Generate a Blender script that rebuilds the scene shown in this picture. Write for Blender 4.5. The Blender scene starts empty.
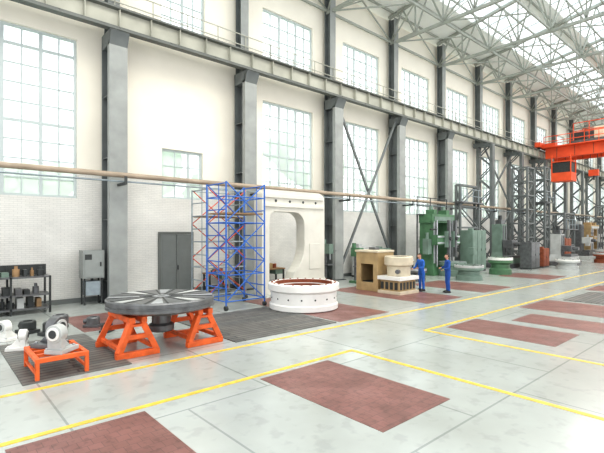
import bpy, bmesh, math, random
from mathutils import Vector, Matrix
random.seed(7)
S=bpy.context.scene
COL=S.collection
try:
    S.view_settings.view_transform='Standard'
    S.view_settings.look='Medium High Contrast'
except Exception as ex: print('look',ex)

# ---------------------------------------------------------------- materials
def mat(name,col,rough=0.6,metal=0.0,var=0.12,scale=3.0,bump=0.0,spec=0.5):
    m=bpy.data.materials.new(name); m.use_nodes=True
    nt=m.node_tree; b=nt.nodes['Principled BSDF']
    b.inputs['Roughness'].default_value=rough
    b.inputs['Metallic'].default_value=metal
    b.inputs['Specular IOR Level'].default_value=spec
    tc=nt.nodes.new('ShaderNodeTexCoord')
    n=nt.nodes.new('ShaderNodeTexNoise'); n.inputs['Scale'].default_value=scale
    n.inputs['Detail'].default_value=5
    nt.links.new(tc.outputs['Object'],n.inputs['Vector'])
    r=nt.nodes.new('ShaderNodeValToRGB')
    r.color_ramp.elements[0].position=0.3; r.color_ramp.elements[1].position=0.7
    r.color_ramp.elements[0].color=[max(0,c*(1-var)) for c in col]+[1]
    r.color_ramp.elements[1].color=[min(1,c*(1+var)) for c in col]+[1]
    nt.links.new(n.outputs['Fac'],r.inputs['Fac'])
    nt.links.new(r.outputs['Color'],b.inputs['Base Color'])
    if bump>0:
        bp=nt.nodes.new('ShaderNodeBump'); bp.inputs['Strength'].default_value=bump
        bp.inputs['Distance'].default_value=0.02
        nt.links.new(n.outputs['Fac'],bp.inputs['Height']); nt.links.new(bp.outputs['Normal'],b.inputs['Normal'])
    return m

def brickmat(name,c1,c2,mortar,scale,rough,wid=0.5,hei=0.25,ms=0.02,axis='XY',bump=0.3,noisevar=0.15,nscale=0.7,rvar=0.0,tint=(1,1,1),scuff=0.0,spec=.5):
    m=bpy.data.materials.new(name); m.use_nodes=True
    nt=m.node_tree; b=nt.nodes['Principled BSDF']; b.inputs['Roughness'].default_value=rough
    b.inputs['Specular IOR Level'].default_value=spec
    tc=nt.nodes.new('ShaderNodeTexCoord')
    mp=nt.nodes.new('ShaderNodeMapping')
    if axis=='XZ': mp.inputs['Rotation'].default_value=(math.radians(-90),0,0)
    nt.links.new(tc.outputs['Object'],mp.inputs['Vector'])
    k=nt.nodes.new('ShaderNodeTexBrick')
    k.inputs['Color1'].default_value=(*c1,1); k.inputs['Color2'].default_value=(*c2,1); k.inputs['Mortar'].default_value=(*mortar,1)
    k.inputs['Scale'].default_value=scale; k.inputs['Brick Width'].default_value=wid; k.inputs['Row Height'].default_value=hei
    k.inputs['Mortar Size'].default_value=ms
    nt.links.new(mp.outputs['Vector'],k.inputs['Vector'])
    def noise(sc,v,p0,p1,det=7,t=(1,1,1)):
        n=nt.nodes.new('ShaderNodeTexNoise'); n.inputs['Scale'].default_value=sc; n.inputs['Detail'].default_value=det
        nt.links.new(tc.outputs['Object'],n.inputs['Vector'])
        r=nt.nodes.new('ShaderNodeValToRGB'); r.color_ramp.elements[0].position=p0; r.color_ramp.elements[1].position=p1
        r.color_ramp.elements[0].color=(v*t[0],v*t[1],v*t[2],1); r.color_ramp.elements[1].color=(1,1,1,1)
        nt.links.new(n.outputs['Fac'],r.inputs['Fac']); return n,r
    def mul(a,c):
        mx=nt.nodes.new('ShaderNodeMix'); mx.data_type='RGBA'; mx.blend_type='MULTIPLY'; mx.inputs[0].default_value=1
        nt.links.new(a,mx.inputs[6]); nt.links.new(c,mx.inputs[7]); return mx.outputs[2]
    n,r=noise(nscale,1-noisevar,.3,.65,7,tint)
    out=mul(k.outputs['Color'],r.outputs['Color'])
    if scuff>0:
        n2,r2=noise(nscale*7,1-scuff,.36,.46,10); out=mul(out,r2.outputs['Color'])
    nt.links.new(out,b.inputs['Base Color'])
    if rvar>0:
        mr=nt.nodes.new('ShaderNodeMapRange'); mr.inputs['From Min'].default_value=.3; mr.inputs['From Max'].default_value=.7
        mr.inputs['To Min'].default_value=rough+rvar; mr.inputs['To Max'].default_value=rough-rvar
        nt.links.new(n.outputs['Fac'],mr.inputs['Value']); nt.links.new(mr.outputs[0],b.inputs['Roughness'])
    if bump>0:
        bp=nt.nodes.new('ShaderNodeBump'); bp.inputs['Strength'].default_value=bump; bp.inputs['Distance'].default_value=0.01
        bp.invert=True
        nt.links.new(k.outputs['Fac'],bp.inputs['Height']); nt.links.new(bp.outputs['Normal'],b.inputs['Normal'])
    return m

def glassmat():
    m=bpy.data.materials.new('window_glass'); m.use_nodes=True
    nt=m.node_tree
    for n in list(nt.nodes): nt.nodes.remove(n)
    o=nt.nodes.new('ShaderNodeOutputMaterial'); t=nt.nodes.new('ShaderNodeBsdfTransparent'); t.inputs['Color'].default_value=(.90,.96,.97,1)
    g=nt.nodes.new('ShaderNodeBsdfTranslucent'); g.inputs['Color'].default_value=(.92,.97,1,1)
    mx=nt.nodes.new('ShaderNodeMixShader'); mx.inputs[0].default_value=0.40
    nt.links.new(t.outputs[0],mx.inputs[1]); nt.links.new(g.outputs[0],mx.inputs[2]); nt.links.new(mx.outputs[0],o.inputs[0])
    return m

M={}
M['floor']=brickmat('floor_paint',(.43,.46,.445),(.47,.50,.48),(.30,.33,.32),0.33,0.20,1.0,1.0,0.006,bump=0.0,noisevar=0.22,nscale=0.5,rvar=.07,tint=(1.0,1.0,.97),scuff=.10,spec=.7)
M['red']=brickmat('red_tile_floor',(.24,.115,.10),(.29,.135,.12),(.15,.08,.07),3.0,0.38,0.5,0.5,0.012,bump=0.1,noisevar=0.35,nscale=1.2,rvar=.1,scuff=.25)
M['yellow']=mat('yellow_floor_paint',(.72,.52,.07),0.42,var=.25,scale=6)
M['mat']=brickmat('grey_plank_mat',(.13,.135,.13),(.19,.18,.165),(.06,.06,.06),1.0,0.6,3.0,0.18,0.02,bump=0.4,noisevar=0.35,nscale=2)
M['wallhi']=mat('cream_plaster',(.88,.84,.74),0.85,var=.05,scale=0.5)
M['walllo']=brickmat('white_painted_brick',(.82,.81,.77),(.77,.765,.73),(.64,.64,.61),2.0,0.8,0.5,0.15,0.012,axis='XZ',bump=0.35,noisevar=0.16,nscale=.8)
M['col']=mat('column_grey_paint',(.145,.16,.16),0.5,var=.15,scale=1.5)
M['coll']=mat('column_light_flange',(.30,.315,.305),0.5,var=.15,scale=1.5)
M['steel']=mat('roof_steel',(.36,.38,.34),0.6,var=.12,scale=2)
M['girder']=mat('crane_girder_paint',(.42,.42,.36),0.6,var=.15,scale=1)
M['dkgirder']=mat('crane_girder_dark_paint',(.14,.15,.14),0.6,var=.12,scale=1)  # plain darker grey for girder flanges, walkway plate and door frame
M['pipe']=mat('pipe_paint',(.36,.29,.22),0.5,var=.15,scale=2)
M['roof']=mat('roof_deck',(.84,.86,.82),0.8,var=.06,scale=.4)
M['frame']=mat('window_frame_white',(.50,.56,.56),0.5,var=.04)
M['glass']=glassmat()
M['doorg']=mat('door_grey',(.17,.185,.18),0.5,var=.06)
M['cabgrey']=mat('cabinet_grey',(.27,.29,.28),0.5,var=.08)
M['orange']=mat('orange_paint',(.78,.14,.03),0.45,var=.2,scale=5)
M['crane']=mat('crane_orange',(.75,.10,.03),0.5,var=.15,scale=1)
M['dark']=mat('dark_iron',(.04,.045,.045),0.5,var=.25,scale=6)
M['iron']=mat('machined_iron',(.15,.155,.16),0.34,metal=.4,var=.25,scale=5)
M['bright']=mat('bright_machined_steel',(.50,.52,.54),0.3,metal=.5,var=.15,scale=5)
M['cast']=mat('grey_casting_paint',(.46,.475,.465),0.5,var=.12,scale=3)
M['portal']=mat('cream_machine_paint',(.66,.645,.58),0.42,var=.08,scale=1.5)
M['white']=mat('white_casting_paint',(.80,.80,.77),0.42,var=.06,scale=2)
M['rust']=mat('red_oxide_primer',(.26,.075,.035),0.6,var=.25,scale=5)
M['tan']=mat('tan_primer',(.40,.29,.15),0.6,var=.15,scale=3)
M['beige']=mat('beige_primer',(.62,.55,.42),0.55,var=.12,scale=3)
M['green']=mat('machine_green',(.085,.19,.10),0.5,var=.25,scale=2)
M['ggreen']=mat('greygreen_paint',(.17,.24,.20),0.5,var=.18,scale=2)
M['blue']=mat('scaffold_blue',(.03,.14,.50),0.45,var=.15,scale=5)
M['redp']=mat('red_tube_paint',(.60,.08,.04),0.45,var=.15,scale=5)
M['galv']=mat('galvanised',(.30,.35,.38),0.45,metal=.3,var=.15,scale=5)
M['wood']=mat('plank_wood',(.33,.21,.11),0.7,var=.25,scale=4)
M['cloth']=mat('blue_workwear',(.03,.13,.48),0.85,var=.18,scale=8)
M['cloth2']=mat('navy_workwear',(.02,.08,.32),0.85,var=.18,scale=8)
M['skin']=mat('skin',(.58,.32,.22),0.55,var=.05)
M['hair']=mat('dark_hair',(.04,.03,.02),0.7,var=.2,scale=30)
M['shoe']=mat('black_leather',(.02,.02,.02),0.5,var=.2)
M['leaf']=mat('tree_leaves',(.36,.48,.38),0.9,var=.25,scale=2.5)
M['bark']=mat('tree_bark',(.30,.28,.25),0.9,var=.2,scale=4)
M['grass']=mat('outside_ground',(.55,.60,.50),0.9,var=.15,scale=.5)
M['eye']=mat('eye_white',(.8,.8,.8),.3,var=.02)
M['lip']=mat('lip',(.45,.17,.14),.5,var=.05)

# ---------------------------------------------------------------- mesh builder
class MB:
    def __init__(s): s.v=[]; s.f=[]; s.m=[]; s.sm=[]; s.mats=[]
    def mi(s,k):
        if k not in s.mats: s.mats.append(k)
        return s.mats.index(k)
    def add(s,vs,fs,k,smooth=False):
        o=len(s.v); s.v+= [tuple(p) for p in vs]; i=s.mi(k)
        for f in fs: s.f.append([a+o for a in f]); s.m.append(i); s.sm.append(smooth)
    def box(s,a,b,k):
        x0,x1=sorted((a[0],b[0]));y0,y1=sorted((a[1],b[1]));z0,z1=sorted((a[2],b[2]))
        vs=[(x0,y0,z0),(x1,y0,z0),(x1,y1,z0),(x0,y1,z0),(x0,y0,z1),(x1,y0,z1),(x1,y1,z1),(x0,y1,z1)]
        s.add(vs,[(0,3,2,1),(4,5,6,7),(0,1,5,4),(1,2,6,5),(2,3,7,6),(3,0,4,7)],k)
    def frustum(s,a0,b0,z0,a1,b1,z1,k):
        vs=[(a0[0],a0[1],z0),(b0[0],a0[1],z0),(b0[0],b0[1],z0),(a0[0],b0[1],z0),(a1[0],a1[1],z1),(b1[0],a1[1],z1),(b1[0],b1[1],z1),(a1[0],b1[1],z1)]
        s.add(vs,[(0,3,2,1),(4,5,6,7),(0,1,5,4),(1,2,6,5),(2,3,7,6),(3,0,4,7)],k)
    def beam(s,p,q,w,h,k):
        p=Vector(p);q=Vector(q);d=(q-p).normalized()
        up=Vector((0,0,1)) if abs(d.z)<.95 else Vector((0,1,0))
        r=d.cross(up).normalized()*w/2; u=r.cross(d).normalized()*h/2
        vs=[p-r-u,p+r-u,p+r+u,p-r+u,q-r-u,q+r-u,q+r+u,q-r+u]
        s.add(vs,[(0,1,2,3),(7,6,5,4),(4,5,1,0),(5,6,2,1),(6,7,3,2),(7,4,0,3)],k)
    def cyl(s,p,q,r,k,n=12,r2=None,cap=True):
        if r2 is None: r2=r
        p=Vector(p);q=Vector(q);d=(q-p).normalized()
        up=Vector((0,0,1)) if abs(d.z)<.95 else Vector((0,1,0))
        a=d.cross(up).normalized(); b=a.cross(d).normalized()
        A=[p+(a*math.cos(t)+b*math.sin(t))*r for t in [2*math.pi*i/n for i in range(n)]]
        B=[q+(a*math.cos(t)+b*math.sin(t))*r2 for t in [2*math.pi*i/n for i in range(n)]]
        s.add(A+B,[(i,n+i,n+(i+1)%n,(i+1)%n) for i in range(n)],k,True)
        if cap:
            s.add(A,[tuple(range(n))],k); s.add(B,[tuple(range(n-1,-1,-1))],k)
    def lathe(s,c,prof,k,n=56,closed=True,smooth=True):
        m=len(prof); vs=[]
        for i in range(n):
            t=2*math.pi*i/n
            for r,z in prof: vs.append((c[0]+r*math.cos(t),c[1]+r*math.sin(t),c[2]+z))
        fs=[]
        for i in range(n):
            j=(i+1)%n
            for a in range(m if closed else m-1):
                b=(a+1)%m
                fs.append((i*m+a,j*m+a,j*m+b,i*m+b))
        s.add(vs,fs,k,smooth)
    def extrudeXZ(s,prof,y0,y1,k):
        n=len(prof); vs=[(x,y0,z) for x,z in prof]+[(x,y1,z) for x,z in prof]
        fs=[tuple(range(n)),tuple(range(2*n-1,n-1,-1))]+[(i,(i+1)%n,n+(i+1)%n,n+i) for i in range(n)]
        s.add(vs,fs,k)
    def done(s,name,bevel=0,parent=None,subsurf=0,origin=None,autos=True):
        me=bpy.data.meshes.new(name)
        if origin is None:
            xs=[p[0] for p in s.v];ys=[p[1] for p in s.v];zs=[p[2] for p in s.v]
            origin=((min(xs)+max(xs))/2,(min(ys)+max(ys))/2,min(zs))
        ox,oy,oz=origin
        me.from_pydata([(a-ox,b-oy,c-oz) for a,b,c in s.v],[],s.f)
        for k in s.mats: me.materials.append(M[k])
        for p,i,sm in zip(me.polygons,s.m,s.sm): p.material_index=i; p.use_smooth=sm
        bm=bmesh.new(); bm.from_mesh(me); bmesh.ops.remove_doubles(bm,verts=bm.verts,dist=1e-6)
        bmesh.ops.recalc_face_normals(bm,faces=bm.faces)
        for e in bm.edges:
            if len(e.link_faces)==2 and e.calc_face_angle(0)>math.radians(40): e.smooth=False
        bm.to_mesh(me); bm.free()
        ob=bpy.data.objects.new(name,me); ob.location=origin; COL.objects.link(ob)
        if bevel:
            md=ob.modifiers.new('bevel','BEVEL'); md.width=bevel; md.segments=2; md.limit_method='ANGLE'; md.angle_limit=math.radians(50)
        if parent: ob.parent=parent
        return ob

# ---------------------------------------------------------------- shell
YW=18.2; C0=5.6; SP=6.15; NB=15
cols=[C0+SP*i for i in range(-2,NB)]
X0=cols[0]; X1=cols[-1]; XE=X1-.35
b=MB(); b.box((X0,-8,-.3),(X1,YW,0),'floor'); b.done('floor',origin=(0,0,0))
b=MB(); b.box((X0-30,YW+.4,-.5),(X1+30,70,-.35),'grass'); b.done('ground_outside',origin=(0,0,0))

wins=[]
wb=MB()
def wallcell(x0,x1,z0,z1):
    if z1<=5.0: wb.box((x0,YW,z0),(x1,YW+.4,z1),'walllo')
    elif z0<5.0:
        wb.box((x0,YW,z0),(x1,YW+.4,5.0),'walllo'); wb.box((x0,YW,5.0),(x1,YW+.4,z1),'wallhi')
    else: wb.box((x0,YW,z0),(x1,YW+.4,z1),'wallhi')
TOPW=17.4
for i in range(len(cols)-1):
    s=cols[i]; e=cols[i+1]; kb=i-1
    if kb==1:
        holes=[(7.85,9.85,4.25,6.45),(7.8,9.95,11.7,14.6)]
    else:
        xr=4.45 if kb==0 else s+5.2
        xl=xr-3.6
        zt_=10.2 if kb==0 else 9.7
        holes=[(xl,xr,4.05,zt_),(xl,xr,11.7,14.6)]
    a,c,z0,z1=holes[0]; a2,c2,z2,z3=holes[1]
    zm=11.0
    wallcell(s,e,0,z0); wallcell(s,a,z0,z1); wallcell(c,e,z0,z1); wallcell(s,e,z1,zm)
    wallcell(s,e,zm,z2); wallcell(s,a2,z2,z3); wallcell(c2,e,z2,z3); wallcell(s,e,z3,TOPW)
    wins+=holes
wb.done('wall_left',origin=(0,0,0))
wn=0
for (a,c,z0,z1) in wins:
    wn+=1
    w=MB(); y=YW+.12
    w.box((a,y,z0),(a+.09,y+.1,z1),'frame'); w.box((c-.09,y,z0),(c,y+.1,z1),'frame')
    w.box((a+.09,y,z0),(c-.09,y+.1,z0+.09),'frame'); w.box((a+.09,y,z1-.09),(c-.09,y+.1,z1),'frame')
    nx=max(2,round((c-a)/.6)); nz=max(2,round((z1-z0)/.7))
    for i in range(1,nx):
        x=a+(c-a)*i/nx; t=.06 if i%2==0 else .022
        w.box((x-t,y+.01,z0+.09),(x+t,y+.09,z1-.09),'frame')
    for j in range(1,nz):
        z=z0+(z1-z0)*j/nz; t=.05 if j%4==0 else .022
        w.box((a+.09,y+.02,z-t),(c-.09,y+.08,z+t),'frame')
    w.add([(a+.05,y+.05,z0+.05),(c-.05,y+.05,z0+.05),(c-.05,y+.05,z1-.05),(a+.05,y+.05,z1-.05)],[(0,1,2,3)],'glass')
    w.done('window_%d'%wn)
b=MB(); b.box((X1,-8,0),(X1+.4,YW+.4,5),'walllo'); b.box((X1,-8,5),(X1+.4,YW+.4,TOPW+2.5),'wallhi'); b.done('wall_far_end',origin=(0,0,0))

# roof
RID=5.0
def zt(y): return 17.5+0.17*((18.2-y) if y>RID else (18.2-RID)-(RID-y))
r=MB()
def deck(y0,y1):
    vs=[(X0,y0,zt(y0)+.12),(X1,y0,zt(y0)+.12),(X1,y1,zt(y1)+.12),(X0,y1,zt(y1)+.12)]
    vs+=[(a,b2,c+.12) for a,b2,c in vs]
    r.add(vs,[(0,3,2,1),(4,5,6,7),(0,1,5,4),(1,2,6,5),(2,3,7,6),(3,0,4,7)],'roof')
SKY=[(12.2,15.2),(5.0,11.0),(1.0,5.0)]
deck(15.2,18.6); deck(11.0,12.2); deck(-8,1.0)
for (ya,yb) in SKY:
    x=X0
    while x<X1:
        r.beam((x,ya,zt(ya)+.16),(x,yb,zt(yb)+.16),.06,.09,'frame'); x+=SP/4
    r.add([(X0,ya,zt(ya)+.2),(X1,ya,zt(ya)+.2),(X1,yb,zt(yb)+.2),(X0,yb,zt(yb)+.2)],[(0,1,2,3)],'glass')
r.done('ceiling',origin=(0,0,0))

# trusses
Yn=[18.0-2.0*i for i in range(14)]
for ci,x in enumerate(cols):
    if ci==len(cols)-1: x-=.2
    t=MB()
    t.beam((x,18.1,15.7),(x,-8,15.7),.2,.17,'steel')
    t.beam((x,18.1,zt(18.1)),(x,RID,zt(RID)),.2,.17,'steel'); t.beam((x,RID,zt(RID)),(x,-8,zt(-8)),.2,.17,'steel')
    for i in range(13):
        ya,yb=Yn[i],Yn[i+1]; ym=(ya+yb)/2
        t.beam((x,ya,15.7),(x,ya,zt(ya)),.08,.08,'steel')
        t.beam((x,ya,15.7),(x,ym,zt(ym)),.08,.09,'steel'); t.beam((x,ym,zt(ym)),(x,yb,15.7),.08,.09,'steel')
    t.done('roof_truss')
p=MB()
y=17.6
while y>-8:
    p.beam((X0,y,zt(y)+.04),(XE,y,zt(y)+.04),.08,.14,'steel'); y-=1.5
p.done('roof_purlins')
p=MB()
for y in (17.9,14,10,6,2):
    p.beam((X0,y,15.8),(XE,y,15.8),.1,.13,'steel')
for i in range(len(cols)-2):
    a,c=cols[i],cols[i+1]; m=(a+c)/2
    for (ya,yb) in ((17.9,14),(14,10),(10,6),(6,2)):
        p.beam((a,ya,15.82),(m,yb,15.82),.07,.07,'steel'); p.beam((m,yb,15.82),(c,ya,15.82),.07,.07,'steel')
    for yy in (17.9,14,10,6):
        p.beam((a,yy,15.8),(m,yy,zt(yy)),.07,.07,'steel'); p.beam((m,yy,zt(yy)),(c,yy,15.8),.07,.07,'steel')
p.done('roof_bracing')

# columns
for ci,x in enumerate(cols[:-1]):
    c=MB(); w=.34
    if ci>=7:
        for yy in (16.55,17.75):
            c.box((x-.22,yy-.12,.04),(x+.22,yy+.12,10.3),'col')
        z=.4; sgn=1
        while z<10:
            y0,y1=(16.6,17.7) if sgn>0 else (17.7,16.6)
            for dx in (-.2,.2): c.beam((x+dx,y0,z),(x+dx,y1,z+1.0),.05,.09,'col')
            z+=1.0; sgn=-sgn
        c.box((x-.4,16.35,0),(x+.4,18.1,.04),'dark')
        c.box((x-.3,16.7,10.15),(x+.3,18.1,10.49),'col')
    else:
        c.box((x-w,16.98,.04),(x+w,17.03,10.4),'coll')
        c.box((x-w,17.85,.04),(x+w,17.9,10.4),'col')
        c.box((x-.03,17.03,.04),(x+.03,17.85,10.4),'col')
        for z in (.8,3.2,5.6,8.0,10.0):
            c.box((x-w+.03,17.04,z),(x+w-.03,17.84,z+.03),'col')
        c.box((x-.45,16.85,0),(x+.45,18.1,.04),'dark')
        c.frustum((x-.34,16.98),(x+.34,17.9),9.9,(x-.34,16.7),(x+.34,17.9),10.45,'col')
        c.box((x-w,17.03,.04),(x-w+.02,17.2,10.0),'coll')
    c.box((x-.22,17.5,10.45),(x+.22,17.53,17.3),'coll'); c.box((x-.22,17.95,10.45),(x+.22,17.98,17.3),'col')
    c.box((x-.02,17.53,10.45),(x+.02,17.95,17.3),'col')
    c.done('steel_column')

# crane runway girder
g=MB()
Yg=17.0
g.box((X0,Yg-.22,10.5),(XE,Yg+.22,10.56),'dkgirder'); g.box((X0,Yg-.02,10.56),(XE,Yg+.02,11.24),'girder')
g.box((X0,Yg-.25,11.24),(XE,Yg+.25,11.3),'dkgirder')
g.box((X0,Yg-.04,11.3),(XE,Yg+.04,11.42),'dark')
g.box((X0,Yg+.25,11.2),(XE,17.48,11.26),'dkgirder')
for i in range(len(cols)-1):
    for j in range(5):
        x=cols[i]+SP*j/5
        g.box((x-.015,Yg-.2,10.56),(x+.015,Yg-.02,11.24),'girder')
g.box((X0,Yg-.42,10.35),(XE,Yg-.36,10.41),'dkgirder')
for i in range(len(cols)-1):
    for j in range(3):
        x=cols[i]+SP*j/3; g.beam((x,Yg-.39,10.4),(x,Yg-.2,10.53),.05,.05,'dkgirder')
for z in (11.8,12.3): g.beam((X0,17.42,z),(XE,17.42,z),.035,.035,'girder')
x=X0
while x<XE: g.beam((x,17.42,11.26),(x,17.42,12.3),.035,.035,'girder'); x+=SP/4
g.done('crane_runway_girder')

# service pipe in front of columns
g=MB()
g.cyl((X0,16.3,4.85),(XE,16.3,4.85),.10,'pipe',14); g.cyl((X0,16.34,4.62),(XE,16.34,4.62),.035,'galv',8)
for i,x in enumerate(cols[:-1]):
    g.box((x-.05,16.2,4.50),(x+.05,16.97 if i<7 else 16.42,4.585),'dark')
    g.box((x-.05,16.17,4.50),(x+.05,16.2,4.8),'dark')
g.done('service_pipe')

def xbrace(i,zlo,zhi,y=17.3):
    q=MB(); a,c=cols[i]+.36,cols[i+1]-.36
    q.beam((a,y,zlo),(c,y,zhi),.1,.14,'col'); q.beam((a,y+.12,zhi),(c,y+.12,zlo),.1,.14,'col')
    q.done('column_cross_brace')
xbrace(4,.5,10.2)
for i in (7,9,11): xbrace(i,5.2,10.2); xbrace(i,.5,5.0)

# door
d=MB(); dx0,dx1=7.67,9.34
d.box((dx0,YW-.06,0),(dx0+.1,YW-.002,2.75),'dkgirder'); d.box((dx1-.1,YW-.06,0),(dx1,YW-.002,2.75),'dkgirder'); d.box((dx0+.1,YW-.06,2.65),(dx1-.1,YW-.002,2.75),'dkgirder')
for a,c in ((dx0+.1,(dx0+dx1)/2-.01),((dx0+dx1)/2+.01,dx1-.1)):
    d.box((a,YW-.045,.02),(c,YW-.003,2.64),'doorg')
    d.box((a+.1,YW-.055,.2),(c-.1,YW-.044,1.2),'doorg'); d.box((a+.1,YW-.055,1.4),(c-.1,YW-.044,2.45),'doorg')
d.box(((dx0+dx1)/2+.05,YW-.1,1.05),((dx0+dx1)/2+.09,YW-.045,1.25),'dark')
d.done('door_1')
b=MB(); b.box((X0,YW-.03,0),(7.66,YW-.002,.18),'doorg'); b.box((9.35,YW-.03,0),(XE,YW-.002,.18),'doorg'); b.done('baseboard_left')

# ---------------------------------------------------------------- floor markings
def patch(name,x0,x1,y0,y1,k,z=.006):
    q=MB(); q.box((x0,y0,0),(x1,y1,z),k); return q.done(name)
for t in [(.75,2.5,3.6,6.42),(4.65,6.4,3.6,6.42),(11.2,13.0,3.6,6.42),(13.6,15.2,2.6,5.6),(16.2,18.8,3.6,6.4),(23.5,26,3.6,6.3),
          (3.25,5.0,12.6,15.2),(9.45,11.9,8.95,14.2),(14.4,17.0,9.0,14.3),(19,22,9.0,13),(27,30,9,12)]:
    patch('red_floor_patch',*t,'red')
q=MB(); w=.05
q.box((-6,8.55-w,0),(60,8.55+w,.008),'yellow'); q.done('yellow_aisle_line')
q=MB(); q.box((-6,6.6-w,0),(7.42,6.6+w,.008),'yellow'); q.box((7.32,-6,0),(7.42,6.6-w,.008),'yellow'); q.done('yellow_aisle_line')
q=MB(); q.box((10.35,6.6-w,0),(60,6.6+w,.008),'yellow'); q.box((10.35,-6,0),(10.45,6.6-w,.008),'yellow'); q.done('yellow_aisle_line')
patch('plank_floor_mat',1.3,3.2,8.9,12.4,'mat',.02)
patch('plank_floor_mat',5.75,9.3,8.95,12.5,'mat',.02)
patch('plank_floor_mat',19.2,22.8,3.6,5.9,'mat',.02)
patch('plank_floor_mat',30,35,4.0,6.2,'mat',.02)

# ---------------------------------------------------------------- round faceplate on trestles
cx,cy=4.3,10.0
q=MB()
zt0=1.18
q.lathe((cx,cy,0),[(0.001,.90),(.5,.90),(.55,.865),(.95,.865),(1.2,.93),(1.25,.96),(1.25,1.02),(1.235,1.03),(1.235,1.06),(1.25,1.07),(1.25,1.15),(1.22,zt0),(0.001,zt0)],'iron',72,closed=False)
q.lathe((cx,cy,0),[(0.26,.35),(.30,.38),(.30,.5),(.22,.55),(.22,.9),(.0011,.9),(.001,.35)],'iron',32,closed=False)
q.lathe((cx,cy,0),[(.18,zt0),(.18,zt0+.006),(.10,zt0+.006),(.10,zt0)],'bright',40)
for i in range(16):
    a=2*math.pi*i/16+.1; ca,sa=math.cos(a),math.sin(a)
    q.beam((cx+ca*.22,cy+sa*.22,zt0+.002),(cx+ca*1.22,cy+sa*1.22,zt0+.002),.04 if i%2 else .06,.006,'dark')
for i in range(8):
    a0=2*math.pi*(i+.12)/8+.1; a1=2*math.pi*(i+.40)/8+.1
    R0,R1=.5,1.2
    vs=[(cx+R*math.cos(a),cy+R*math.sin(a),zt0+.003) for R,a in ((R0,a0),(R1,a0),(R1,(a0+a1)/2),(R1,a1),(R0,a1))]
    q.add(vs,[(0,1,2,3,4)],'bright' if i%2 else 'cast')
q.done('round_faceplate_table')
def trestle(x,y,h,L,W,name='orange_trestle',z0=0,t=.13,rot=0):
    q=MB()
    def P(a,b,c):
        ca,sa=math.cos(rot),math.sin(rot); return (x+a*ca-b*sa,y+a*sa+b*ca,z0+c)
    for s in (-1,1):
        q.beam(P(s*.13,-L/2,h-t/2),P(s*.13,L/2,h-t/2),t,t,'orange')
    for sy in (-1,1):
        yy=sy*(L/2-.12)
        for s in (-1,1):
            q.beam(P(s*.13,yy,h-t),P(s*(W/2-t/2),yy*1.12,t*.9),t,t,'orange')
        q.beam(P(-W/2,yy*1.12,t/2),P(W/2,yy*1.12,t/2),t,t,'orange')
        q.beam(P(-W/4,yy*1.06,h*.5),P(W/4,yy*1.06,h*.5),t*.8,t*.8,'orange')
        q.beam(P(-.22,yy,h-.06-t),P(.22,yy,h-.06-t),t,.06,'orange')
    for s in (-1,1):
        q.beam(P(s*W*.36,-L/2+.1,t*1.4),P(s*W*.36,L/2-.1,t*1.4),t*.7,t*.7,'orange')
    return q.done(name,bevel=.012)
trestle(3.5,10.05,.864,1.45,.95)
trestle(5.1,9.95,.864,1.35,.95)

# low orange stand + castings
q=MB(); sx0,sx1,sy0,sy1,sh=1.5,2.4,8.95,10.15,.34
for x in (sx0,sx1-.07):
    for y in (sy0,sy1-.07): q.box((x,y,.02),(x+.07,y+.07,sh),'orange')
q.box((sx0,sy0,sh),(sx1,sy0+.08,sh+.07),'orange'); q.box((sx0,sy1-.08,sh),(sx1,sy1,sh+.07),'orange')
q.box((sx0,sy0+.08,sh),(sx0+.08,sy1-.08,sh+.07),'orange'); q.box((sx1-.08,sy0+.08,sh),(sx1,sy1-.08,sh+.07),'orange')
for yy in (9.3,9.6,9.85): q.box((sx0+.08,yy,sh+.01),(sx1-.08,yy+.08,sh+.07),'orange')
q.beam((sx0+.035,sy0+.07,.12),(sx0+.035,sy1-.07,.12),.05,.05,'orange')
q.beam((sx1-.035,sy0+.07,.12),(sx1-.035,sy1-.07,.12),.05,.05,'orange')
q.done('low_orange_stand',bevel=.008)
def bracket(x,y,z,s,rot,k='cast',k2='white'):
    q=MB()
    q.box((-.28,-.2,0),(.28,.2,.09),k)
    q.box((-.24,-.16,.09),(-.10,.16,.42),k)
    q.cyl((-.26,0,.42),(-.06,0,.42),.19,k,24)
    q.cyl((-.29,0,.42),(-.255,0,.42),.14,k2,24)
    q.cyl((-.30,0,.42),(-.285,0,.42),.09,'dark',20)
    q.cyl((-.065,0,.42),(-.03,0,.42),.12,'dark',20)
    q.add([(-.10,-.03,.09),(.22,-.03,.09),(-.10,-.03,.40),(-.10,.03,.09),(.22,.03,.09),(-.10,.03,.40)],[(0,1,2),(5,4,3),(0,3,4,1),(1,4,5,2),(2,5,3,0)],k)
    for a,b2 in ((.2,.13),(.2,-.13),(-.24,.17),(-.24,-.17)): q.cyl((a,b2,.09),(a,b2,.12),.03,'bright',10)
    o=q.done('bearing_bracket_casting',bevel=.01,origin=(0,0,0)); o.location=(x,y,z); o.rotation_euler[2]=rot; o.scale=(s,s,s); return o
bracket(1.9,9.82,.411,1.0,2.2,'iron','cast')
bracket(2.0,9.28,.411,.9,.7,'cast','white')
bracket(1.6,11.7,.02,.75,2.8,'white','cast')
bracket(1.62,12.97,.0,.85,.5,'white','cast')
def housing(x,y,k,rot=0,s=1,z=0):
    q=MB(); q.box((-.3,-.22,0),(.3,.22,.1),k); q.lathe((0,0,0),[(.24,.1),(.24,.34),(.2,.38),(.13,.38),(.13,.12)],k,28)
    q.cyl((.2,0,.2),(.36,0,.2),.09,k,16); q.cyl((.36,0,.2),(.38,0,.2),.06,'dark',16)
    q.cyl((0,0,.1),(0,0,.14),.13,'dark',16)
    o=q.done('gear_housing_casting',bevel=.01,origin=(0,0,0)); o.location=(x,y,z); o.rotation_euler[2]=rot; o.scale=(s,s,s); return o
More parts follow.
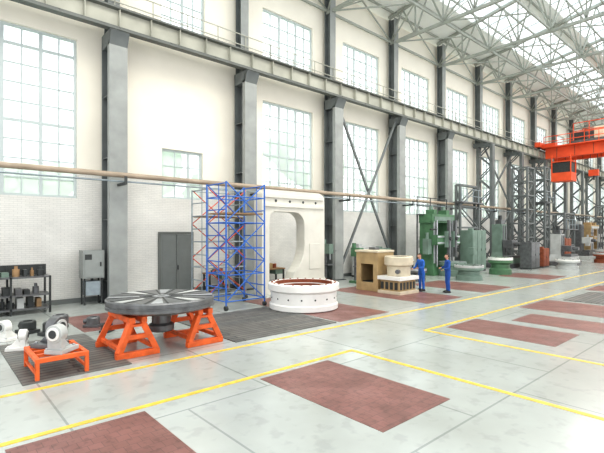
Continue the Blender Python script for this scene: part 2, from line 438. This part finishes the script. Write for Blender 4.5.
housing(2.55,12.95,'dark',.4,.9); housing(2.95,13.9,'iron',1.4,.9); housing(3.65,13.2,'iron',2.4,.75,.006); housing(2.1,13.6,'dark',2.0,.85); housing(3.75,12.3,'dark',.8,.6)

# parts rack on left
q=MB()
rx0,rx1,ry0,ry1=.9,3.25,16.6,17.5
for x in (rx0,(rx0+rx1)/2,rx1-.06):
    for y in (ry0,ry1-.06): q.box((x,y,0),(x+.06,y+.06,1.6 if y>ry0 else 1.25),'dark')
for z in (.15,.6,1.2): q.box((rx0,ry0,z),(rx1,ry1,z+.05),'iron')
q.box((rx0,ry1-.03,1.25),(rx1,ry1-.01,1.6),'dark')
random.seed(3)
for z in (.2,.65,1.25):
    x=rx0+.15
    while x<rx1-.3:
        w=random.uniform(.1,.26); h=random.uniform(.12,.36); yy=ry0+random.uniform(.1,.25)
        k=random.choice(['dark','iron','wood','cast','ggreen','rust'])
        if random.random()<.5: q.box((x,yy,z),(x+w,yy+.4,z+h),k)
        else:
            q.cyl((x+w/2,yy+.2,z),(x+w/2,yy+.2,z+h*.7),w/2,k,14); q.cyl((x+w/2,yy+.2,z+h*.7),(x+w/2,yy+.2,z+h),w/4,k,12)
        x+=w+random.uniform(.03,.14)
q.done('parts_shelving_rack')

def wallcab(x0,x1,y0,y1,z0,z1,k='cabgrey'):
    q=MB(); q.box((x0,y0,z0),(x1,y1,z1),k); q.box((x0+.05,y0-.02,z0+.05),(x1-.05,y0,z1-.05),k)
    q.box((x1-.16,y0-.05,(z0+z1)/2-.08),(x1-.12,y0-.02,(z0+z1)/2+.08),'dark')
    q.box((x0+.06,y0-.004-.02,z1-.35),(x0+.3,y0-.02,z1-.15),'dark')
    for xx in (x0+.05,x1-.1): 
        q.box((xx,y0+.05,0),(xx+.05,y0+.1,z0),'dark'); q.box((xx,y1-.1,0),(xx+.05,y1-.05,z0),'dark')
    q.box((x0+.12,y0+.08,.35),(x1-.12,y1-.05,z0-.12),'galv')
    q.cyl(((x0+x1)/2,(y0+y1)/2,z0-.12),((x0+x1)/2,(y0+y1)/2,z0),.05,'dark')
    return q.done('electrical_cabinet',bevel=.01)
wallcab(4.4,5.15,17.2,17.75,1.0,2.05)

# ---------------------------------------------------------------- scaffold
def scaffold(x0,x1,y0,y1,H,k,kd):
    q=MB(); R=.030
    P=[(x0,y0),(x1,y0),(x1,y1),(x0,y1)]
    for x,y in P:
        q.cyl((x,y,.16),(x,y,H),R,k,8)
        q.cyl((x-.05,y,.08),(x+.05,y,.08),.08,'dark',14); q.cyl((x,y,.08),(x,y,.18),.02,'dark',8)
    n=int(H/.5)
    for i in range(n+1):
        z=.3+i*(H-.35)/n
        for a,c in (((x0,y0),(x0,y1)),((x1,y0),(x1,y1))):
            q.cyl((*a,z),(*c,z),R*.75,k,6)
        if i%2==0:
            q.cyl((x0,y0,z),(x1,y0,z),R*.75,k,6); q.cyl((x0,y1,z),(x1,y1,z),R*.75,k,6)
    for x in (x0,x1): 
        ym=(y0+y1)/2; q.cyl((x,ym-.18,.3),(x,ym-.18,H-.05),R*.6,k,6)
    st=(H-.3)/3
    for i in range(3):
        z0=.3+st*i; z1=z0+st
        for y in (y0,y1):
            q.cyl((x0,y,z0),(x1,y,z1),R*.7,kd,6); q.cyl((x1,y,z0),(x0,y,z1),R*.7,kd,6)
    q.box((x0+.03,y0+.06,H-1.12),(x1-.03,y1-.06,H-1.07),'wood')
    return q.done('mobile_scaffold_tower')
scaffold(7.85,9.5,12.85,14.2,4.5,'blue','blue')
scaffold(8.2,9.95,14.75,16.05,4.45,'galv','redp')

# ---------------------------------------------------------------- portal frame casting
q=MB()
y0,y1=14.85,15.45
def arc(cx_,cz_,R,a0,a1,n=7): return [(cx_+R*math.cos(math.radians(a0+(a1-a0)*i/n)),cz_+R*math.sin(math.radians(a0+(a1-a0)*i/n))) for i in range(n+1)]
prof=[(10.85,0),(11.35,0),(11.25,.3),(11.25,3.3)]+arc(11.6,3.3,.35,180,90)[1:]+arc(12.7,3.05,.6,90,0,9)+[(13.3,2.2)]+arc(11.6,2.2,1.7,0,-50,9)[1:]+[(12.55,.5),(12.5,0),(14.75,0),(14.75,.4),(14.6,.6),(14.6,4.2)]+arc(14.2,4.2,.4,0,90)[1:]+[(11.05,4.6),(10.85,4.4)]
q.extrudeXZ(prof,y0,y1,'portal')
q.box((10.95,y0-.09,3.85),(14.5,y0,4.0),'portal'); q.box((10.95,y0-.09,4.25),(14.5,y0,4.42),'portal')
q.box((12.45,y0-.12,0),(14.8,y0,.35),'portal')
for x in (11.6,12.4,13.2,14.0): q.cyl((x,y0-.02,4.12),(x,y0,4.12),.06,'dark',14)
q.box((13.6,y0-.03,1.0),(14.3,y0,2.2),'portal')
q.done('portal_machine_frame',bevel=.05)

# ---------------------------------------------------------------- white ring
q=MB(); rc=(10.3,11.55,0)
q.lathe(rc,[(1.18,.006),(1.24,.04),(1.24,.2),(1.19,.24),(1.19,.62),(1.28,.70),(1.28,.90),(1.24,.93),(1.05,.93),(1.05,.80),(.98,.78),(.98,.006)],'white',72)
q.lathe(rc,[(1.052,.80),(1.052,.925),(1.02,.925),(1.02,.80)],'rust',72)
q.lathe(rc,[(.985,.01),(.985,.77),(.96,.77),(.96,.01)],'rust',72)
for i in range(24):
    a=2*math.pi*i/24; ca,sa=math.cos(a),math.sin(a)
    q.cyl((rc[0]+ca*1.15,rc[1]+sa*1.15,.93),(rc[0]+ca*1.15,rc[1]+sa*1.15,.955),.035,'rust',10)
for i in range(16):
    a=2*math.pi*i/16; ca,sa=math.cos(a),math.sin(a)
    q.cyl((rc[0]+ca*1.18,rc[1]+sa*1.18,.43),(rc[0]+ca*1.2,rc[1]+sa*1.2,.43),.03,'dark',10)
q.done('white_ring_casting')

# ---------------------------------------------------------------- tan castings
q=MB(); x0,x1,y0,y1,H=15.5,16.7,12.3,13.6,1.8
z=.006
q.box((x0,y0,z),(x0+.15,y0+.28,H),'tan'); q.box((x0,y1-.28,z),(x0+.15,y1,H),'tan')
q.box((x0,y0+.28,1.25),(x0+.15,y1-.28,H),'tan'); q.box((x0,y0+.28,z),(x0+.15,y1-.28,.4),'tan')
q.box((x0+.15,y1-.15,z),(x1,y1,H),'tan'); q.box((x0+.15,y0,z),(x1,y0+.15,H),'tan'); q.box((x1-.15,y0+.15,z),(x1,y1-.15,H),'tan')
q.box((x0+.15,y0+.15,.35),(x1-.15,y1-.15,.42),'dark')
q.box((x0-.06,y0-.04,H),(x1,y1+.04,H+.1),'beige')
q.box((x0+.55,y0+.6,H+.1),(x0+.9,y0+1.0,H+.22),'iron')
q.done('tan_box_casting',bevel=.02)
q=MB(); c=(16.05,11.55,0)
q.box((15.35,10.95,z),(16.75,12.2,.14),'beige'); q.box((15.45,11.1,.14),(16.7,12.1,.62),'tan')
for i in range(4): q.box((15.43,11.17+i*.25,.2),(15.45,11.33+i*.25,.52),'dark')
for i in range(5): q.box((15.52+i*.24,11.08,.2),(15.67+i*.24,11.1,.52),'dark')
q.box((15.33,10.95,.62),(16.75,12.2,.78),'white')
q.lathe(c,[(.52,.78),(.52,1.2),(.64,1.28),(.64,1.62),(.60,1.66),(.48,1.66),(.48,1.35),(.4,1.3),(.4,.78)],'beige',48)
q.lathe(c,[(.485,1.36),(.485,1.63),(.46,1.63),(.46,1.36)],'dark',48)
q.cyl((15.45,11.2,1.0),(15.72,11.3,1.0),.1,'iron',14)
q.done('turret_housing_casting',bevel=.015)

# ---------------------------------------------------------------- machines
def vlathe(x,y,w,dep,H,k,k2='ggreen',table=True,name='vertical_turning_lathe',gallery=True):
    q=MB(); cw=w*.22
    for s in (0,1):
        xa=x+(w-cw)*s
        q.frustum((xa-.05,y),(xa+cw+.05,y+dep),0,(xa,y+.1),(xa+cw,y+dep*.9),H*.25,k)
        q.box((xa,y+.1,H*.25),(xa+cw,y+dep*.8,H*.9),k)
        q.box((xa+cw*.15,y+.04,H*.2),(xa+cw*.4,y+.1,H*.88),'bright'); q.box((xa+cw*.6,y+.04,H*.2),(xa+cw*.85,y+.1,H*.88),'iron')
        q.cyl((xa+cw*.5,y-.05,H*.15),(xa+cw*.5,y-.05,H*.9),.04,'bright',8)
    q.box((x-.1,y+.05,H*.86),(x+w+.1,y+dep*.8,H),k)
    q.box((x+.1,y-.0,H*.89),(x+w-.1,y+.05,H*.96),k2)
    for s in (.2,.8):
        q.box((x+w*s-.2,y+.2,H),(x+w*s+.2,y+dep*.6,H+.3),k); q.cyl((x+w*s,y+dep*.4,H+.3),(x+w*s,y+dep*.4,H+.55),.13,k2,14)
    q.box((x-.15,y-.3,H*.50),(x+w+.15,y+.06,H*.66),k)
    for zz in (.52,.62): q.box((x-.1,y-.34,H*zz),(x+w+.1,y-.3,H*(zz+.025)),'bright')
    for s in (.35,.65):
        q.box((x+w*s-.22,y-.55,H*.46),(x+w*s+.22,y-.34,H*.72),k2); q.box((x+w*s-.09,y-.62,H*.3),(x+w*s+.09,y-.44,H*.9),'iron')
        q.cyl((x+w*s,y-.70,H*.6),(x+w*s,y-.62,H*.6),.12,'dark',14)
    q.box((x-.5,y+.1,H*.35),(x-.1,y+.5,H*.6),k2); q.cyl((x-.3,y+.3,H*.6),(x-.3,y+.3,H*.7),.1,k2,12)
    q.cyl((x-.6,y-.1,H*.75),(x+.1,y-.1,H*.75),.05,'dark',8)
    if table:
        cx_,cy_=x+w/2,y-.55; R=w*.34
        q.lathe((cx_,cy_,0),[(.001,0),(R*1.05,0),(R*1.05,.35),(R*.85,.4),(R*.85,.6),(R,.65),(R,.88),(.001,.88)],k2,40,closed=False)
        q.lathe((cx_,cy_,0),[(R*.97,.881),(R*.97,.89),(R*.6,.89),(R*.6,.881)],'bright',40)
    q.box((x+w+.15,y-1.2,0),(x+w+.4,y-1.0,1.3),k2); q.box((x+w+.05,y-1.3,1.3),(x+w+.5,y-.9,1.75),k2)
    if gallery:
        zz=H+.02
        for xx in (x-.3,x+w*.5,x+w+.8):
            q.beam((xx,y+dep*.8,zz),(xx,y+dep*.8,zz+1.1),.05,.05,'dark')
        for h in (.55,1.1): q.beam((x-.3,y+dep*.8,zz+h),(x+w+.8,y+dep*.8,zz+h),.05,.05,'dark')
        q.box((x-.3,y+dep*.5,zz-.06),(x+w+.8,y+dep*.85,zz),'iron')
        for xx in (x-.28,x+w+.75): q.beam((xx,y+dep*.8,0),(xx,y+dep*.8,zz),.08,.08,'iron')
    return q.done(name,bevel=.015)
def cabinet(x0,y0,w,dp,h,k,name='control_cabinet'):
    q=MB(); q.box((x0,y0,0),(x0+w,y0+dp,.1),'dark'); q.box((x0,y0,.1),(x0+w,y0+dp,h),k)
    n=max(1,round(w/.7))
    for i in range(n):
        a=x0+w*i/n+.03; c=x0+w*(i+1)/n-.03
        q.box((a,y0-.025,.15),(c,y0,h-.05),k); q.box((c-.1,y0-.05,h*.5),(c-.06,y0-.025,h*.5+.15),'dark')
    q.box((x0-.02,y0+.1,.15),(x0,y0+dp-.1,h-.05),k)
    q.box((x0+.1,y0+.1,h),(x0+.4,y0+.4,h+.12),k)
    return q.done(name,bevel=.01)
def colmill(x,y,H,k,k2='cast',name='boring_milling_machine'):
    q=MB()
    q.box((x-1.4,y-1.2,0),(x+1.4,y+.8,.35),k2)
    q.frustum((x-.7,y-.3),(x+.7,y+.7),.35,(x-.45,y-.2),(x+.45,y+.6),H*.35,k)
    q.box((x-.45,y-.2,H*.35),(x+.45,y+.6,H),k)
    q.box((x-.3,y-.26,.6),(x-.12,y-.2,H*.97),'iron'); q.box((x+.12,y-.26,.6),(x+.3,y-.2,H*.97),'iron')
    q.box((x-.5,y-1.0,H*.45),(x+.5,y-.26,H*.63),k2); q.cyl((x,y-1.4,H*.54),(x,y-1.0,H*.54),.16,'iron',16)
    q.box((x-1.1,y-1.1,.35),(x+1.1,y-.4,.75),k); q.box((x-.9,y-1.1,.75),(x+.9,y-.45,.95),'iron')
    q.box((x-.3,y-.1,H),(x+.3,y+.4,H+.35),k2); q.cyl((x,y+.15,H+.35),(x,y+.15,H+.7),.14,'dark',14)
    q.box((x+.5,y-.1,H*.3),(x+.75,y+.3,H*.5),k2)
    return q.done(name,bevel=.015)
def rotab(x,y,R,h,k,k2,name='rotary_table_casting'):
    q=MB(); q.lathe((x,y,0),[(R*.9,0),(R*.9,h*.3),(R*.75,h*.4),(R*.75,h*.6),(R,h*.7),(R,h),(R*.8,h),(R*.8,h*.8),(.001,h*.75)],k,40,closed=False)
    q.lathe((x,y,0),[(R*1.002,h*.85),(R*1.01,h*.85),(R*1.01,h),(R*.82,h+.005),(R*.82,h)],k2,40)
    for i in range(8):
        a=math.pi*i/4; q.cyl((x+R*.9*math.cos(a),y+R*.9*math.sin(a),h),(x+R*.9*math.cos(a),y+R*.9*math.sin(a),h+.04),.04,'iron',8)
    return q.done(name)
def towerframe(x0,x1,y0,y1,H,st,k='col',plat=()):
    q=MB()
    for x in (x0,x1):
        for y in (y0,y1): q.beam((x,y,0),(x,y,H),.16,.16,k)
    n=max(1,round(H/st))
    for i in range(n):
        za,zb=H*i/n,H*(i+1)/n
        for y in (y0,y1):
            q.beam((x0,y,zb),(x1,y,zb),.1,.12,k)
            if i%2: q.beam((x0,y,za),(x1,y,zb),.07,.07,k)
            else: q.beam((x1,y,za),(x0,y,zb),.07,.07,k)
        for x in (x0,x1):
            q.beam((x,y0,zb),(x,y1,zb),.1,.12,k)
            if i%2: q.beam((x,y0,za),(x,y1,zb),.07,.07,k)
            else: q.beam((x,y1,za),(x,y0,zb),.07,.07,k)
    for z in plat:
        q.box((x0-.3,y0-.3,z),(x1+.3,y1+.1,z+.08),'iron')
        for h in (.5,1.0): q.beam((x0-.3,y0-.28,z+h),(x1+.3,y0-.28,z+h),.04,.04,'galv')
        m=int((x1-x0+.6)/.8)
        for i in range(m+1):
            xx=x0-.3+(x1-x0+.6)*i/m; q.beam((xx,y0-.28,z+.08),(xx,y0-.28,z+1.0),.04,.04,'galv')
    return q.done('steel_service_tower')
vlathe(24.0,14.6,2.5,1.3,3.9,'green','ggreen')
rotab(23.6,12.1,.8,.85,'ggreen','cast'); rotab(28.4,12.4,.75,1.1,'green','white'); rotab(20.8,13.8,.6,.7,'iron','bright')
cabinet(28.4,14.3,2.0,.9,2.9,'ggreen'); cabinet(19.8,17.15,1.4,.6,1.9,'cast'); cabinet(21.8,17.15,1.2,.6,1.7,'ggreen')
towerframe(29.0,31.8,15.55,15.85,6.2,1.5,'col',(4.9,))
cabinet(33.6,12.4,1.6,.8,2.0,'iron'); colmill(34.4,14.9,3.4,'ggreen','iron')
towerframe(37.6,39.0,14.2,15.4,8.2,1.2,'col'); towerframe(41.5,42.6,14.2,15.4,8.6,1.1,'col',(5.4,))
colmill(40.3,12.6,2.6,'cast','iron'); cabinet(36.0,12.4,1.2,.8,1.5,'rust')
cabinet(43.6,13.2,1.6,.8,2.2,'rust'); towerframe(46.0,48.8,14.0,15.6,4.6,1.5,'col',(3.0,)); colmill(51.5,14.2,3.6,'iron','cast')
vlathe(55.5,14.2,3,1.5,3.6,'tan','cast'); towerframe(61,64,13.6,15.2,6,1.5,'col',(4,)); colmill(68,13.6,3.6,'ggreen'); vlathe(73,13.2,3.5,1.6,4,'cast','iron')
rotab(36.5,10.9,.8,.7,'cast','white'); rotab(46.5,10.8,1.0,.9,'rust','cast'); cabinet(51,11.2,2.0,.8,1.4,'rust'); rotab(57,10.6,1,.8,'tan','beige')
def drill(x,y,H,k):
    q=MB(); q.box((x-.3,y-.35,0),(x+.3,y+.3,.12),k); q.cyl((x,y+.1,.12),(x,y+.1,H),.07,'iron',14)
    q.box((x-.25,y-.35,H*.45),(x+.25,y+.05,H*.45+.06),'iron'); q.box((x-.16,y-.35,H*.75),(x+.16,y+.3,H),k)
    q.cyl((x,y-.25,H*.6),(x,y-.25,H*.75),.035,'bright',10); q.cyl((x,y+.2,H),(x,y+.2,H+.25),.11,k,14)
    for s in (-1,0,1): q.beam((x+.16,y-.25,H*.82),(x+.34,y-.25+s*.16,H*.82-.1*(1-abs(s))),.02,.02,'dark')
    return q.done('pillar_drill',bevel=.01)
drill(16.5,16.6,2.1,'ggreen'); drill(26.4,16.9,2.2,'cast'); drill(17.6,15.4,1.9,'green')
def bench(x0,y0,w,dp,h):
    q=MB()
    for x in (x0,x0+w-.07):
        for y in (y0,y0+dp-.07): q.box((x,y,0),(x+.07,y+.07,h-.06),'dark')
    q.box((x0-.03,y0-.03,h-.06),(x0+w+.03,y0+dp+.03,h),'wood'); q.box((x0+.1,y0+.05,.2),(x0+w-.1,y0+dp-.1,.24),'iron')
    q.box((x0+w*.6,y0+.02,h-.3),(x0+w-.1,y0+dp-.1,h-.06),'ggreen')
    q.box((x0+.2,y0-.02,h),(x0+.34,y0+.25,h+.12),'dark'); q.box((x0+.16,y0+.0,h+.12),(x0+.38,y0+.06,h+.2),'iron')
    q.cyl((x0+w*.7,y0+.3,h),(x0+w*.7,y0+.3,h+.22),.1,'rust',14); q.box((x0+w*.42,y0+.2,h),(x0+w*.56,y0+.45,h+.25),'tan')
    return q.done('workbench')
bench(18.9,15.6,1.7,.75,.9); bench(12.6,17.2,1.4,.7,.9) ; bench(9.75,17.4,1.1,.6,.85); bench(22.0,15.7,1.4,.7,.9)

# ---------------------------------------------------------------- overhead crane
q=MB(); cxx=50.0; K='crane'
for dx in (-1.3,1.3):
    q.box((cxx+dx-.25,-7.5,10.4),(cxx+dx+.25,16.5,11.5),K)
    q.box((cxx+dx-.2,15.6,11.5),(cxx+dx+.2,16.9,12.0),K)
    for z in (12.1,12.6): q.beam((cxx+dx*1.5,-7.5,z),(cxx+dx*1.5,16.5,z),.06,.06,K)
    y=-7.5
    while y<16.5: q.beam((cxx+dx*1.5,y,11.5),(cxx+dx*1.5,y,12.6),.05,.05,K); y+=1.2
    q.box((cxx+dx*1.5-.35,-7.5,11.44),(cxx+dx*1.5+.35,16.5,11.52),K)
    y=-7
    while y<16.2: q.box((cxx+dx-.28,y,10.45),(cxx+dx+.28,y+.06,11.44),'rust'); y+=1.6
q.box((cxx-2.4,16.75,11.6),(cxx+2.4,17.25,12.1),K)
for dx in (-1.9,1.9): q.cyl((cxx+dx,16.9,11.66),(cxx+dx,17.1,11.66),.24,'dark',20)
q.box((cxx-1.6,11.2,11.6),(cxx+1.6,14.0,11.9),'iron'); q.cyl((cxx-1.1,12.6,12.45),(cxx+1.1,12.6,12.45),.5,'iron',20)
q.box((cxx-1.5,11.4,11.9),(cxx-.8,12.2,13.0),'beige'); q.box((cxx+.8,13.0,11.9),(cxx+1.4,13.8,13.2),'cast'); q.box((cxx-1.5,13.0,11.9),(cxx-.6,13.9,12.7),'dark')
for a in (-1.55,1.55):
    for yy in (11.25,12.6,13.95): q.beam((cxx+a,yy,11.9),(cxx+a,yy,13.6),.06,.06,K)
    for zz in (12.8,13.6): q.beam((cxx+a,11.25,zz),(cxx+a,13.95,zz),.06,.06,K)
for dy in (-.3,.3): q.cyl((cxx,12.6+dy,8.9),(cxx,12.6+dy,12.2),.03,'dark',6)
q.box((cxx-.25,12.2,8.4),(cxx+.25,13.0,9.0),K)
q.cyl((cxx,12.6,8.0),(cxx,12.6,8.4),.08,'dark',10)
q.box((cxx-2.4,13.9,7.9),(cxx-.8,15.7,8.0),K); q.box((cxx-2.4,13.9,8.0),(cxx-.8,15.7,8.75),K)
for (a,b2) in ((-2.35,13.95),(-.85,13.95),(-2.35,15.65),(-.85,15.65)): q.beam((cxx+a,b2,8.75),(cxx+a,b2,10.6),.09,.09,K)
q.box((cxx-2.4,13.9,9.8),(cxx-.8,15.7,9.9),K)
q.box((cxx-2.3,14.0,8.75),(cxx-.9,15.6,9.78),'dark')
q.done('overhead_crane')

# ---------------------------------------------------------------- trees outside
def tree(x,y,h):
    q=MB(); q.cyl((x,y,-.35),(x,y,h*.6),.25,'bark',10,r2=.12)
    for i in range(9):
        a=random.uniform(0,6.28); rr=random.uniform(.3,2.0); z=random.uniform(h*.35,h*.95); R=random.uniform(1.0,1.9)
        px_,py_=x+rr*math.cos(a),y+rr*math.sin(a)
        q.beam((x,y,h*.4),(px_,py_,z),.1,.1,'bark')
        bm=bmesh.new(); bmesh.ops.create_icosphere(bm,subdivisions=2,radius=R)
        vs=[]
        for v in bm.verts:
            f=1+random.uniform(-.22,.22); vs.append((px_+v.co.x*f,py_+v.co.y*f,z+v.co.z*f*.8))
        q.add(vs,[[w.index for w in fc.verts] for fc in bm.faces],'leaf'); bm.free()
    q.done('tree')
random.seed(11)
for i in range(15): tree(-3+i*6.5+random.uniform(-1,1),27+random.uniform(0,4),random.uniform(6.5,11))

# ---------------------------------------------------------------- workers
def skinmesh(name,chains,k,parent,sub=2):
    vs=[];es=[];rad=[];roots=[]
    for V,E,ro in chains:
        o=len(vs)
        for c,r in V: vs.append(c); rad.append(r)
        es+=[(a+o,b2+o) for a,b2 in E]; roots.append(o+ro)
    me=bpy.data.meshes.new(name); me.from_pydata(vs,es,[])
    me.materials.append(M[k])
    ob=bpy.data.objects.new(name,me); COL.objects.link(ob)
    sk=ob.modifiers.new('skin','SKIN'); sk.use_smooth_shade=True
    lay=me.skin_vertices
    if len(lay)==0:
        bm=bmesh.new(); bm.from_mesh(me); bm.verts.layers.skin.verify(); bm.to_mesh(me); bm.free(); lay=me.skin_vertices
    for i,r in enumerate(rad):
        rr=r if isinstance(r,tuple) else (r,r)
        lay[0].data[i].radius=rr; lay[0].data[i].use_root=(i in roots)
    ss=ob.modifiers.new('sub','SUBSURF'); ss.levels=sub; ss.render_levels=sub
    ob.parent=parent
    return ob
def worker(loc,face,arms,lean=0.0,stance=.11,k='cloth'):
    root=bpy.data.objects.new('factory_worker',None); COL.objects.link(root)
    root.location=loc; root.rotation_euler[2]=math.atan2(-face[0],face[1])
    def L(x,y,z):
        if z>.95:
            dz=z-.95; return (x,y+dz*math.sin(lean),.95+dz*math.cos(lean))
        return (x,y,z)
    V=[(L(0,0,.96),.135),(L(0,.005,1.12),.125),(L(0,0,1.30),.145),(L(0,-.005,1.42),.115),(L(0,.0,1.50),.06)]
    E=[(0,1),(1,2),(2,3),(3,4)]
    for s,(el,wr) in zip((-1,1),arms):
        i=len(V)
        V+=[(L(s*.155,0,1.41),.075),(L(s*.20,0,1.36),.062),(L(*el),.050),(L(*wr),.036)]
        E+=[(3,i),(i,i+1),(i+1,i+2),(i+2,i+3)]
        i=len(V)
        V+=[((s*.10,0,.86),.098),((s*stance,.02,.50),.070),((s*stance,-.01,.30),.062),((s*(stance+.01),-.01,.07),.052)]
        E+=[(0,i),(i,i+1),(i+1,i+2),(i+2,i+3)]
    skinmesh('body',[(V,E,0)],k,root)
    skinmesh('neck',[([(L(0,0,1.46),.055),(L(0,.012,1.58),.05)],[(0,1)],0)],'skin',root)
    for s in (-1,1):
        q=MB(); xx=s*(stance+.01)
        q.frustum((xx-.05,-.08),(xx+.05,.20),0,(xx-.045,-.075),(xx+.045,.17),.05,'shoe'); q.frustum((xx-.045,-.075),(xx+.045,.17),.05,(xx-.04,-.06),(xx+.04,.05),.11,'shoe')
        q.done('shoe_%s'%('left' if s<0 else 'right'),bevel=.012,origin=(0,0,0),parent=root)
    hc=Vector(L(0,.02,1.645))
    h=MB()
    bm=bmesh.new(); bmesh.ops.create_uvsphere(bm,u_segments=28,v_segments=20,radius=1)
    vs=[]
    for v in bm.verts:
        x,y,z=v.co; w=1.0
        if z<0: w=1+.30*z
        yy=y*.098*(1+.12*z if z<0 else 1)+(.012 if z<-.3 and y>0 else 0)
        vs.append((hc.x+x*.077*w,hc.y+yy,hc.z+z*.115))
    fs=[[w.index for w in f.verts] for f in bm.faces]; h.add(vs,fs,'skin',True)
    hv=[];hf=[]
    for v in bm.verts:
        x,y,z=v.co; hv.append((hc.x+x*.083,hc.y-.006+y*.102,hc.z+.006+z*.118))
    for f in bm.faces:
        c=f.calc_center_median()
        if c.z>.42 or (c.y<-.05 and c.z>-.35): hf.append([w.index for w in f.verts])
    h.add(hv,hf,'hair',True); bm.free()
    h.add([(hc.x-.013,hc.y+.094,hc.z-.03),(hc.x+.013,hc.y+.094,hc.z-.03),(hc.x,hc.y+.122,hc.z-.026),(hc.x,hc.y+.094,hc.z+.018)],[(0,1,2),(1,3,2),(3,0,2),(0,3,1)],'skin')
    for s in (-1,1):
        h.cyl((hc.x+s*.030,hc.y+.080,hc.z+.008),(hc.x+s*.030,hc.y+.092,hc.z+.008),.012,'eye',12)
        h.cyl((hc.x+s*.030,hc.y+.0915,hc.z+.008),(hc.x+s*.030,hc.y+.094,hc.z+.008),.006,'hair',10)
        h.box((hc.x+s*.030-.016,hc.y+.085,hc.z+.026),(hc.x+s*.030+.016,hc.y+.096,hc.z+.032),'hair')
        h.box((hc.x+s*.076-.006,hc.y-.016,hc.z-.03),(hc.x+s*.076+.008,hc.y+.012,hc.z+.03),'skin')
    h.box((hc.x-.022,hc.y+.078,hc.z-.060),(hc.x+.022,hc.y+.093,hc.z-.050),'lip')
    h.done('head',origin=(0,0,0),parent=root)
    for s,(el,wr) in zip((-1,1),arms):
        W=Vector(L(*wr)); D=(W-Vector(L(*el))).normalized()
        up=Vector((s,0,0)) if abs(D.z)>.7 else Vector((0,0,1))
        N=(up-D*up.dot(D)).normalized(); Sd=D.cross(N).normalized()
        q=MB()
        A=W+D*.01; B=W+D*.095
        def ring(c,w,t): return [c-Sd*w-N*t,c+Sd*w-N*t,c+Sd*w+N*t,c-Sd*w+N*t]
        vs=ring(A,.026,.016)+ring(W+D*.05,.040,.015)+ring(B,.040,.011)
        fs=[(0,1,2,3),(11,10,9,8)]
        for j in (0,4):
            fs+= [(j,j+4,j+5,j+1),(j+1,j+5,j+6,j+2),(j+2,j+6,j+7,j+3),(j+3,j+7,j+4,j)]
        q.add(vs,fs,'skin',True); o=q.done('palm',origin=(0,0,0),parent=root,bevel=.006)
        ch=[]
        for i,(off,ln) in enumerate(((-.031,.062),(-.011,.076),(.010,.080),(.031,.070))):
            b0=B+Sd*off-D*.012; c1=b0+D*ln*.5; c2=c1+(D*.8-N*.6)*ln*.32; c3=c2+(D*.5-N*.85)*ln*.26
            ch.append(([(b0,.0095),(c1,.009),(c2,.0085),(c3,.0075)],[(0,1),(1,2),(2,3)],0))
        t0=W+D*.03+Sd*.032; t1=t0+(D*.6+Sd*.8)*.035; t2=t1+(D*.9+Sd*.2-N*.3)*.03
        ch.append(([(t0,.012),(t1,.011),(t2,.009)],[(0,1),(1,2)],0))
        skinmesh('fingers',ch,'skin',root,1)
    return root
worker((17.35,11.2,.0),(-.95,.25),[((-.25,.10,1.12),(-.20,.34,1.10)),((.24,.12,1.12),(.17,.36,1.05))],lean=.16,k='cloth')
worker((17.75,10.1,0),(-.75,.66),[((-.28,.02,1.14),(-.16,.22,1.06)),((.28,.04,1.14),(.15,.24,1.12))],lean=.03,k='cloth2')

# ---------------------------------------------------------------- lights / world
w=bpy.data.worlds.new('sky'); S.world=w; w.use_nodes=True
bg=w.node_tree.nodes['Background']; bg.inputs['Color'].default_value=(.98,.985,1,1); bg.inputs['Strength'].default_value=1.65
def area(x,y,z,sx,sy,e,col=(1,.95,.85),rot=(0,0,0)):
    l=bpy.data.lights.new('roof_fill_light','AREA'); l.shape='RECTANGLE'; l.size=sx; l.size_y=sy; l.energy=e; l.color=col
    o=bpy.data.objects.new('roof_fill_light',l); o.location=(x,y,z); o.rotation_euler=rot; COL.objects.link(o)
for x in (4,16,28,42,58,74): area(x,8,15.3,9,8,880)  # added area fill under the roof, not modelled lamp fixtures
sun=bpy.data.lights.new('sun','SUN'); sun.energy=2.6; sun.angle=.2; sun.color=(1,.95,.85); so=bpy.data.objects.new('sun',sun); so.rotation_euler=(math.radians(-35),math.radians(10),0); COL.objects.link(so)

# ---------------------------------------------------------------- camera
cd=bpy.data.cameras.new('camera'); cam=bpy.data.objects.new('camera',cd); COL.objects.link(cam); S.camera=cam
cd.sensor_width=36; cd.lens=427/604*36; cd.clip_end=500; cd.shift_y=6.5/604
cam.location=(0,0,2.7)
cam.rotation_euler=(math.radians(90),0,math.radians(48.5-90))
